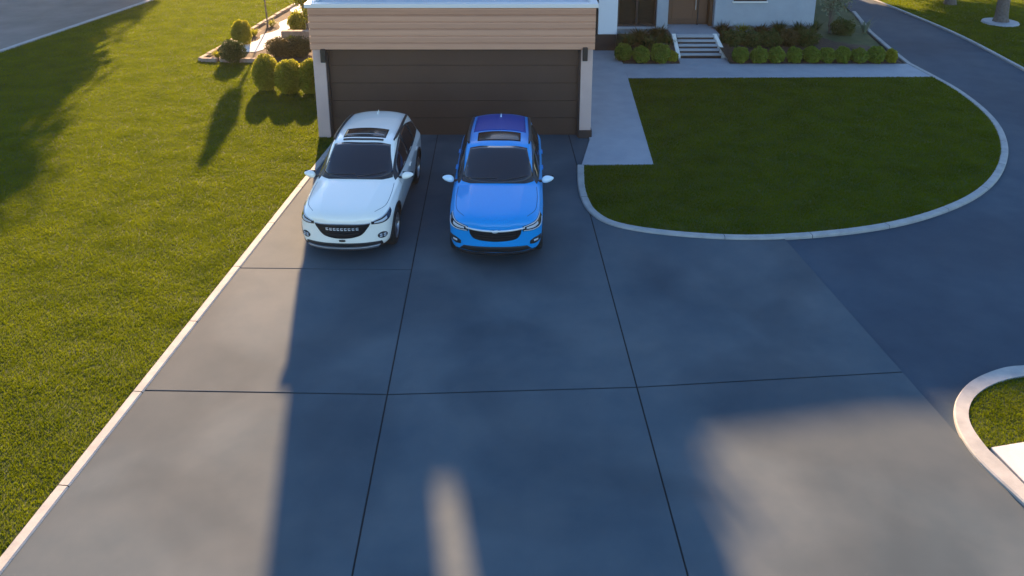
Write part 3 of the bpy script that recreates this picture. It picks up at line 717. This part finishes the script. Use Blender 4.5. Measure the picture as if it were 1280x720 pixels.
def car_body(long=1.0):
    bm = bmesh.new(); rows = []
    def addring(y0, k, pts, sc=1, cz=.58):
        full = []
        for (x, z) in pts: full.append((x * sc, cz + (z - cz) * sc))
        ring = full + [(-x, z) for (x, z) in full[-2:0:-1]]
        rows.append([bm.verts.new((x, (y0 + k * min(1, abs(x) / .9) ** 2.6) * long, z)) for x, z in ring])
    p0 = bm.verts.new((0, -2.265 * long, .6)); addring(-2.262, .27, RINGS[0][2], .55, .6)
    for r in RINGS: addring(*r)
    addring(2.29, -.24, RINGS[-1][2], .5, .64); p1 = bm.verts.new((0, 2.295 * long, .64))
    n = len(rows[0])
    for i in range(len(rows) - 1):
        for j in range(n): bm.faces.new((rows[i][j], rows[i][(j + 1) % n], rows[i + 1][(j + 1) % n], rows[i + 1][j]))
    for j in range(n):
        bm.faces.new((p0, rows[0][(j + 1) % n], rows[0][j])); bm.faces.new((p1, rows[-1][j], rows[-1][(j + 1) % n]))
    bmesh.ops.recalc_face_normals(bm, faces=bm.faces[:])
    # creases: shoulder, roof edge, windscreen base
    cl = bm.edges.layers.float.new('crease_edge')
    for i in range(len(rows)):
        for j, val in ((5, .5), (6, .5), (8, .85)):
            if i < len(rows) - 1:
                for jj in (j, n - j):
                    e = bm.edges.get((rows[i][jj], rows[i + 1][jj]))
                    if e: e[cl] = val
    for i in (5,):
        for j in range(7, n - 6):
            e = bm.edges.get((rows[i][j], rows[i][(j + 1) % n]));
            if e: e[cl] = .6
    me = bpy.data.meshes.new('body'); bm.to_mesh(me); bm.free()
    o = bpy.data.objects.new('tmp', me); COL.objects.link(o)
    s = o.modifiers.new('s', 'SUBSURF'); s.levels = 3; s.render_levels = 3
    full = ev_mesh(o)
    # wheel arches
    cuts = []
    cb = bmesh.new()
    for y in WHY:
        for sx in (-1, 1):
            mt = Matrix.Translation((sx * .86, y * long, WHZ)) @ Matrix.Rotation(math.pi / 2, 4, 'Y')
            bmesh.ops.create_cone(cb, segments=56, radius1=.425, radius2=.425, depth=.56, cap_ends=True, matrix=mt)
    cme = bpy.data.meshes.new('cut'); cb.to_mesh(cme); cb.free(); co = bpy.data.objects.new('cut', cme); COL.objects.link(co)
    full.materials.clear()
    o2 = bpy.data.objects.new('tmp2', full); COL.objects.link(o2)
    b = o2.modifiers.new('b', 'BOOLEAN'); b.operation = 'DIFFERENCE'; b.object = co; b.solver = 'EXACT'
    cut = ev_mesh(o2)
    bvh = BVHTree.FromPolygons([v.co.copy() for v in full.vertices], [tuple(p.vertices) for p in full.polygons])
    for x in (o, o2, co): bpy.data.objects.remove(x)
    return cut, bvh

def curve_at(c, t):
    """polyline lookup with equal parameter steps, smoothed"""
    n = len(c) - 1; f = min(n - 1e-6, max(0, t * n)); i = int(f); u = f - i
    p0, p1, p2, p3 = c[max(i - 1, 0)], c[i], c[min(i + 1, n)], c[min(i + 2, n)]
    return tuple(.5 * ((2 * p1[k]) + (p2[k] - p0[k]) * u + (2 * p0[k] - 5 * p1[k] + 4 * p2[k] - p3[k]) * u * u + (3 * p1[k] - p0[k] - 3 * p2[k] + p3[k]) * u ** 3) for k in range(len(p1)))

def patch(name, bvh, mode, A, B, m, parent, off=.006, nu=18, nv=6, sides=(1, -1), skirt=.02, smooth=True, piv=-1.2, lin=False, one=True):
    """a panel laid on the body between curves A and B given in the view `mode`"""
    outs = []
    def hit(c, s):
        a, b = c
        if mode == 'cyl': b += .045 * min(1, max(0, (b - .56) / .1))
        if mode == 'front': o, d = Vector((a * s, -4, b)), Vector((0, 1, 0))
        elif mode == 'rear': o, d = Vector((a * s, 4, b)), Vector((0, -1, 0))
        elif mode == 'side': o, d = Vector((3 * s, a, b)), Vector((-s, 0, 0))
        elif mode == 'top': o, d = Vector((a * s, b, 4)), Vector((0, 0, -1))
        elif mode == 'cyl':
            t = R(a); dd = Vector((math.sin(t) * s, -math.cos(t), 0)); o = Vector((0, piv, b)) + dd * 4; d = -dd
        h = bvh.ray_cast(o, d)
        if h[0] is None:
            h = bvh.find_nearest(o + d * (3.2 if mode != 'top' else 2.6))
        nrm = h[1].normalized()
        if nrm.dot(d) > 0: nrm = -nrm
        return h[0] + nrm * off, nrm
    for s in sides:
        bm = bmesh.new(); g = []
        for i in range(nu + 1):
            a, b = (curve_at(A, i / nu), curve_at(B, i / nu)); row = []
            for j in range(nv + 1):
                t = j / nv; row.append(hit(tuple(a[k] + (b[k] - a[k]) * t for k in (0, 1)), s))
            g.append(row)
        vg = [[bm.verts.new(p) for p, _ in row] for row in g]
        for i in range(nu):
            for j in range(nv):
                try: bm.faces.new((vg[i][j], vg[i + 1][j], vg[i + 1][j + 1], vg[i][j + 1]))
                except ValueError: pass
        if skirt:
            loop = [(i, 0) for i in range(nu)] + [(nu, j) for j in range(nv)] + [(i, nv) for i in range(nu, 0, -1)] + [(0, j) for j in range(nv, 0, -1)]
            lo = [bm.verts.new(g[i][j][0] - g[i][j][1] * skirt) for i, j in loop]
            for k in range(len(loop)):
                i, j = loop[k]; i2, j2 = loop[(k + 1) % len(loop)]
                bm.faces.new((vg[i][j], vg[i2][j2], lo[(k + 1) % len(loop)], lo[k]))
        bmesh.ops.recalc_face_normals(bm, faces=bm.faces[:])
        c = g[nu // 2][nv // 2]
        bm.faces.ensure_lookup_table()
        f = bm.faces[(nu // 2) * nv + nv // 2]; f.normal_update()
        if f.normal.dot(c[1]) < 0: bmesh.ops.reverse_faces(bm, faces=bm.faces[:])
        o = from_bm(name, bm, m, parent)
        if smooth:
            nf = nu * nv; o.data.polygons.foreach_set('use_smooth', [i < nf for i in range(len(o.data.polygons))])
        outs.append(o)
    return outs if len(outs) > 1 else outs[0]

def lathe(bm, prof, axis='x', seg=40, cx=0, cy=0, cz=0):
    rows = [[bm.verts.new((cx + x, cy + r * math.cos(t), cz + r * math.sin(t))) for t in [k * 2 * math.pi / seg for k in range(seg)]] for x, r in prof]
    for i in range(len(rows) - 1):
        for k in range(seg): bm.faces.new((rows[i][k], rows[i][(k + 1) % seg], rows[i + 1][(k + 1) % seg], rows[i + 1][k]))

def wheel(parent, s, y):
    bm = bmesh.new(); lathe(bm, [(-.11, .22), (-.115, .30), (-.10, .352), (-.05, .365), (.05, .365), (.10, .352), (.118, .30), (.112, .245), (.09, .238), (-.09, .238), (-.11, .22)])
    bmesh.ops.recalc_face_normals(bm, faces=bm.faces[:])
    w_ = from_bm('wheel', bm, M['tyre'], parent, True); w_.location = (s * .80, y, WHZ)
    if s < 0: w_.rotation_euler = (0, 0, math.pi)
    bm = bmesh.new(); lathe(bm, [(.112, .245), (.105, .225), (.04, .215), (-.05, .215)])
    lathe(bm, [(.085, 0.001), (.085, .055), (.06, .07)], seg=20)
    for k in range(5):
        a = k * 2 * math.pi / 5
        for da in (-.16, .16):
            d0 = Vector((0, math.cos(a + da * .5), math.sin(a + da * .5))); d1 = Vector((0, math.cos(a + da), math.sin(a + da))); q_ = Vector((0, -d1.z, d1.y)) * .016
            for (x0, x1) in ((.078, .045),):
                p = [d0 * .05 - q_, d0 * .05 + q_, d1 * .225 + q_, d1 * .225 - q_]
                top = [bm.verts.new((x0 + .015 * (i > 1), v.y, v.z)) for i, v in enumerate(p)]; bot = [bm.verts.new((x1, v.y, v.z)) for v in p]
                bm.faces.new(top)
                for i in range(4): bm.faces.new((top[i], bot[i], bot[(i + 1) % 4], top[(i + 1) % 4]))
    bmesh.ops.recalc_face_normals(bm, faces=bm.faces[:])
    from_bm('rim', bm, M['rim'], w_)
    bm = bmesh.new(); lathe(bm, [(.0, .0005), (.0, .21)], seg=24); from_bm('brake_disc', bm, M['plastic'], w_)

def mirror_mesh(s):
    bm = bmesh.new(); bmesh.ops.create_uvsphere(bm, u_segments=20, v_segments=12, radius=1)
    for v in bm.verts:
        x, y, z = v.co
        v.co = Vector((x * .125, y * .08 + (.02 * (x * s)), z * .07 * (1 - .35 * x * s) + .012 * x * s))
        if v.co.y > .035: v.co.y = .035
    return bm

def make_car(name, label, paint, mirror_m, style, loc, rz):
    cut, bvh = CAR
    c = thing(name, label, 'car', loc, rz); c.scale = (1.0, 1.04, 1.04)
    me = cut.copy(); me.name = 'body'
    body = link('body', me, [M[paint], M['plastic']], c, True)
    for p in me.polygons:
        ce = p.center; p.material_index = 0
        for y in WHY:
            r = math.hypot(ce.y - y, ce.z - WHZ)
            if abs(ce.x) < .90 and (r < .42 or (r < .428 and abs(p.normal.y * (ce.z - WHZ) - p.normal.z * (ce.y - y)) < .05 and abs(p.normal.x) < .2)): p.material_index = 1
        if ce.z < .235 and p.normal.z < -.5: p.material_index = 1
    # cleaner shading at the arch edges
    me.polygons.foreach_set('use_smooth', [True] * len(me.polygons))
    md = None
    try: me.set_sharp_from_angle(angle=R(40))
    except Exception: pass
    P = lambda *a, **k: patch(a[0], bvh, a[1], a[2], a[3], M[a[4]], k.pop('parent', c), **k)
    # glass
    P('windscreen', 'front', [(-.72, 1.165), (-.4, 1.15), (0, 1.145), (.4, 1.15), (.72, 1.165)][:5], [(-.60, 1.545), (-.35, 1.59), (0, 1.60), (.35, 1.59), (.60, 1.545)], 'carglass', off=.004, nu=26, nv=14, sides=(1,))
    P('wiper_cowl', 'front', [(-.74, 1.105), (-.4, 1.13), (0, 1.14), (.4, 1.13), (.74, 1.105)], [(-.72, 1.165), (-.4, 1.152), (0, 1.147), (.4, 1.152), (.72, 1.165)], 'plastic', off=.005, nu=26, nv=3, sides=(1,))
    for x0, x1 in ((-.62, -.02), (.02, .60)):
        P('wiper', 'front', [(x0, 1.165), (x1, 1.20)], [(x0, 1.175), (x1, 1.208)], 'plastic', off=.014, nu=12, nv=1, sides=(1,))
    P('rear_window', 'rear', [(-.62, 1.24), (-.3, 1.25), (0, 1.25), (.3, 1.25), (.62, 1.24)], [(-.54, 1.50), (-.3, 1.53), (0, 1.54), (.3, 1.53), (.54, 1.50)], 'carglass', off=.004, nu=20, nv=8, sides=(1,))
    P('window_surround', 'side', [(-.86, 1.062), (-.4, 1.075), (.3, 1.085), (1.0, 1.10), (1.82, 1.15)], [(-.80, 1.10), (-.28, 1.40), (.25, 1.545), (1.0, 1.54), (1.74, 1.36)], 'plastic', off=.003, nu=34, nv=10)
    for nm, A, B in (('side_window', [(-.66, 1.095), (-.2, 1.10), (.30, 1.105)], [(-.62, 1.16), (-.2, 1.415), (.30, 1.515)]),
                     ('side_window', [(.38, 1.105), (.75, 1.112), (1.12, 1.12)], [(.38, 1.52), (.75, 1.53), (1.12, 1.505)]),
                     ('side_window', [(1.19, 1.125), (1.45, 1.138), (1.70, 1.155)], [(1.19, 1.495), (1.42, 1.44), (1.66, 1.345)])):
        P(nm, 'side', A, B, 'carglass', off=.008, nu=14, nv=8)
    # roof
    sr = P('sunroof', 'top', [(-.46, -.0), (0, -.03), (.46, -.0)], [(-.46, .42), (0, .43), (.46, .42)], 'roofglass', off=.006, nu=12, nv=8, sides=(1,))
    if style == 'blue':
        P('roof_rear', 'top', [(-.57, .50), (0, .50), (.57, .50)], [(-.55, 1.66), (0, 1.70), (.55, 1.66)], 'navy', off=.004, nu=14, nv=14, sides=(1,), skirt=.01)  # rear of the roof covered in a darker blue than the body
    if style == 'white':
        P('sunroof_deflector', 'top', [(-.43, -.12), (0, -.15), (.43, -.12)], [(-.43, -.08), (0, -.11), (.43, -.08)], 'plastic', off=.02, nu=12, nv=2, sides=(1,), parent=sr)
        P('sunroof_edge', 'top', [(-.40, .10), (0, .10), (.40, .10)], [(-.40, .125), (0, .125), (.40, .125)], 'silver', off=.014, nu=12, nv=1, sides=(1,), parent=sr)
    for s in (1, -1):
        P('roof_rail', 'top', [(.625, -.02), (.635, .6), (.61, 1.55)], [(.655, -.02), (.665, .6), (.64, 1.55)], 'plastic' if style == 'white' else 'black', off=.045, nu=20, nv=2, sides=(s,), skirt=.05)
    # fin aerial
    bm = bmesh.new(); v = [bm.verts.new(p) for p in ((-.02, 1.38, 1.63), (.02, 1.38, 1.63), (.018, 1.56, 1.62), (-.018, 1.56, 1.62), (0, 1.53, 1.70), (0, 1.50, 1.70))]
    for f in ((0, 1, 5), (1, 2, 4, 5), (2, 3, 4), (3, 0, 5, 4), (3, 2, 1, 0)): bm.faces.new([v[i] for i in f])
    from_bm('aerial', bm, M['paleblue'] if style == 'blue' else M[paint], c)
    # shut lines
    for yv in (-.78, .34, 1.15):
        zt = {-.78: 1.05, .34: 1.075, 1.15: 1.09}[yv]
        P('door_gap', 'side', [(yv, .33), (yv + .0, .7), (yv + (.0 if yv < 1 else .05), zt)], [(yv + .008, .33), (yv + .008, .7), (yv + (.008 if yv < 1 else .058), zt)], 'joint', off=.0015, nu=16, nv=1, skirt=0)
    P('bonnet_gap', 'top', [(.60, -2.02), (.76, -1.75), (.80, -1.35), (.79, -.97)], [(.608, -2.02), (.768, -1.75), (.808, -1.35), (.798, -.97)], 'joint', off=.002, nu=24, nv=1, skirt=0)
    for yv in (.12, .98):
        P('door_handle', 'side', [(yv, .94), (yv + .17, .945)], [(yv, .965), (yv + .17, .97)], paint if False else paint, off=.028, nu=6, nv=2, skirt=.03)
    # cladding
    for y in WHY:
        A = [(y + .425 * math.cos(R(a)), WHZ + .425 * math.sin(R(a))) for a in range(-14, 196, 10)]
        B = [(y + .475 * math.cos(R(a)), WHZ + .475 * math.sin(R(a))) for a in range(-14, 196, 10)]
        P('wheel_arch', 'side', A, B, 'plastic', off=.010, nu=40, nv=2)
    P('sill_trim', 'side', [(-.96, .25), (0, .25), (.90, .25)], [(-.96, .37), (0, .37), (.90, .37)], 'plastic', off=.008, nu=20, nv=3)
    # front end
    if style == 'white':
        gt = [(-29, .735), (-22, .735), (-12, .745), (0, .75), (12, .745), (22, .735), (29, .735)]
        gb = [(-27.5, .675), (-21, .575), (-12, .52), (0, .505), (12, .52), (21, .575), (27.5, .675)]
        g_ = P('grille', 'cyl', gt, gb, 'grille', off=.008, nu=30, nv=8, sides=(1,))
        P('grille_trim', 'cyl', [(a, z + .014) for a, z in gt], gt, 'silver', off=.012, nu=30, nv=1, sides=(1,), parent=g_)
        for zz in (.585, .62, .69):
            ww = 17 if zz < .6 else (22 if zz < .65 else 26)
            P('grille_bar', 'cyl', [(-ww, zz), (0, zz - .012), (ww, zz)], [(-ww, zz + .008), (0, zz - .004), (ww, zz + .008)], 'plastic', off=.018, nu=20, nv=1, sides=(1,), parent=g_)
        # row of raised bright characters across the grille
        for i, a in enumerate((-15, -11, -7.2, -3.4, .4, 4.2, 8, 12, 16)):
            k = i % 3
            P('grille_emblem', 'cyl', [(a - 1.3, .640), (a + 1.2, .640)], [(a - 1.3, .652), (a + 1.2, .652)], 'chrome', off=.022, nu=3, nv=1, sides=(1,), parent=g_, smooth=False)
            P('grille_emblem', 'cyl', [(a - 1.3, .672), (a + 1.2, .672)], [(a - 1.3, .682), (a + 1.2, .682)], 'chrome', off=.022, nu=3, nv=1, sides=(1,), parent=g_, smooth=False)
            P('grille_emblem', 'cyl', [(a - 1.3, .652), (a - .7, .652)], [(a - 1.3, .672), (a - .7, .672)], 'chrome', off=.022, nu=2, nv=1, sides=(1,), parent=g_, smooth=False)
        hA, hB = [(30, .715), (40, .70), (50, .73), (58, .80)], [(30, .765), (40, .80), (50, .835), (58, .855)]
        for s in (1, -1):
            h_ = P('headlight', 'cyl', hA, hB, 'lamp_dark', off=.010, nu=18, nv=5, sides=(s,))
            P('lamp_lens', 'cyl', [(33, .728), (41, .722), (47, .745)], [(33, .752), (41, .768), (47, .79)], 'lens', off=.016, nu=8, nv=3, sides=(s,), parent=h_)
            P('light_strip', 'cyl', [(31, .766), (42, .806), (52, .840), (57, .857)], [(31, .774), (42, .816), (52, .849), (57, .864)], 'lens', off=.018, nu=14, nv=1, sides=(s,), parent=h_)
            fA = [(41 + 5.2 * math.cos(R(a)), .50 + .062 * math.sin(R(a))) for a in range(180, -1, -20)]
            fB = [(41 + 5.2 * math.cos(R(a)), .50 + .062 * math.sin(R(a))) for a in range(180, 361, 20)]
            f_ = P('fog_lamp', 'cyl', fA, fB, 'plastic', off=.010, nu=16, nv=4, sides=(s,))
            for da, dz in ((-2, .018), (2, .018), (-2, -.02), (2, -.02)):
                P('lamp_lens', 'cyl', [(41 + da - 1.3, .50 + dz - .012), (41 + da + 1.3, .50 + dz - .012)], [(41 + da - 1.3, .50 + dz + .012), (41 + da + 1.3, .50 + dz + .012)], 'lens', off=.018, nu=2, nv=1, sides=(s,), parent=f_)
        P('tow_cover', 'cyl', [(-3.2, .445), (0, .44), (3.2, .445)], [(-3.2, .478), (0, .483), (3.2, .478)], 'plastic', off=.012, nu=8, nv=2, sides=(1,))
        P('lower_grille', 'cyl', [(-40, .385), (-24, .40), (0, .405), (24, .40), (40, .385)], [(-42, .30), (-24, .30), (0, .30), (24, .30), (42, .30)], 'plastic', off=.012, nu=30, nv=4, sides=(1,))
        P('skid_plate', 'cyl', [(-38, .335), (-22, .325), (0, .32), (22, .325), (38, .335)], [(-36, .285), (-22, .275), (0, .272), (22, .275), (36, .285)], 'silver', off=.035, nu=30, nv=3, sides=(1,), skirt=.04)
    else:
        gt = [(-27, .725), (-14, .735), (0, .74), (14, .735), (27, .725)]
        gb = [(-26, .64), (-20, .575), (0, .555), (20, .575), (26, .64)]
        g_ = P('grille', 'cyl', gt, gb, 'grille', off=.008, nu=30, nv=8, sides=(1,))
        for zz in (.60, .635, .67):
            P('grille_bar', 'cyl', [(-21, zz), (0, zz - .012), (21, zz)], [(-21, zz + .008), (0, zz - .004), (21, zz + .008)], 'plastic', off=.018, nu=20, nv=1, sides=(1,), parent=g_)
        P('grille_bar', 'cyl', [(-30, .735), (-17, .715), (0, .705), (17, .715), (30, .735)], [(-30, .76), (-17, .745), (0, .738), (17, .745), (30, .76)], 'chrome', off=.020, nu=30, nv=2, sides=(1,), parent=g_)
        P('grille_emblem', 'cyl', [(-3, .70), (0, .69), (3, .705)], [(-2.5, .735), (0, .745), (2.5, .75)], 'chrome', off=.032, nu=8, nv=3, sides=(1,), parent=g_)
        hA, hB = [(28, .68), (40, .665), (51, .70), (59, .78)], [(28, .775), (40, .81), (51, .84), (59, .855)]
        for s in (1, -1):
            h_ = P('headlight', 'cyl', hA, hB, 'lamp_dark', off=.010, nu=18, nv=5, sides=(s,))
            P('lamp_lens', 'cyl', [(32, .715), (40, .712), (46, .74)], [(32, .75), (40, .765), (46, .785)], 'lens', off=.016, nu=8, nv=3, sides=(s,), parent=h_)
            P('light_strip', 'cyl', [(29, .758), (41, .792), (51, .825), (58, .845)], [(29, .772), (41, .808), (51, .838), (58, .854)], 'lens', off=.018, nu=14, nv=1, sides=(s,), parent=h_)
            P('light_strip', 'cyl', [(29, .69), (40, .676), (50, .708), (57, .775)], [(29, .70), (40, .687), (50, .72), (57, .787)], 'chrome', off=.018, nu=14, nv=1, sides=(s,), parent=h_)
            f_ = P('fog_lamp', 'cyl', [(36, .44), (42, .43), (50, .47)], [(36, .50), (42, .55), (50, .56)], 'plastic', off=.010, nu=10, nv=4, sides=(s,))
            P('lamp_lens', 'cyl', [(40, .475), (45, .48)], [(40, .51), (45, .515)], 'lens', off=.018, nu=4, nv=2, sides=(s,), parent=f_)
        P('lower_grille', 'cyl', [(-33, .42), (-18, .44), (0, .445), (18, .44), (33, .42)], [(-38, .34), (-20, .33), (0, .33), (20, .33), (38, .34)], 'plastic', off=.012, nu=30, nv=4, sides=(1,))
        P('skid_plate', 'cyl', [(-42, .325), (-22, .315), (0, .31), (22, .315), (42, .325)], [(-40, .275), (-22, .265), (0, .262), (22, .265), (40, .275)], 'plastic', off=.030, nu=30, nv=3, sides=(1,), skirt=.04)
    # tail lamps
    P('tail_lamp', 'rear', [(.50, .90), (.66, .90), (.78, .88)], [(.50, .96), (.66, .99), (.78, 1.0)], 'red', off=.008, nu=8, nv=4)
    # mirrors
    for s in (1, -1):
        o = from_bm('mirror', mirror_mesh(s), M[mirror_m], c, True); o.location = (s * 1.03, -.70, 1.10)
        bm = bmesh.new(); box(bm, -.07, .07, -.025, .03, -.02, .02, bev=.008); a_ = from_bm('mirror_arm', bm, M['plastic'], o); a_.location = (-s * .13, .0, -.045)
        bm = bmesh.new(); box(bm, -.11, .11, .0, .006, -.06, .065, bev=.002); g3 = from_bm('mirror_glass', bm, M['carglass'], o); g3.location = (0, .036, 0)
    for y in WHY:
        for s in (1, -1): wheel(c, s, y)
    return c

CAR = car_body()
wf = G(428, 327); bf = G(620, 334)
make_car('parked_car', 'white compact suv with black roof rails parked by the lawn edge', 'white_paint', 'white_paint', 'white', (wf.x + .12, wf.y + 2.3, 0), R(2.0) * -1)
make_car('parked_car', 'bright blue compact suv with a chrome grille bar in front of the garage', 'blue_paint', 'paleblue', 'blue', (bf.x + .03, bf.y + 2.3, 0), R(-1.0))

# ------------------------------------------------------------------ golden evening haze
bm = bmesh.new(); box(bm, -301, 301, -61, 401, -1.3, 15.0)
hz = from_bm('haze', bm, None); hz['kind'] = 'stuff'
hm = bpy.data.materials.new('haze'); hm.use_nodes = True; hm.node_tree.nodes.clear()
o = hm.node_tree.nodes.new('ShaderNodeOutputMaterial'); v = hm.node_tree.nodes.new('ShaderNodeVolumePrincipled')
v.inputs['Color'].default_value = (.95, .9, .8, 1); v.inputs['Density'].default_value = .00042; v.inputs['Anisotropy'].default_value = .84
hm.node_tree.links.new(v.outputs[0], o.inputs['Volume']); hz.data.materials.append(hm)
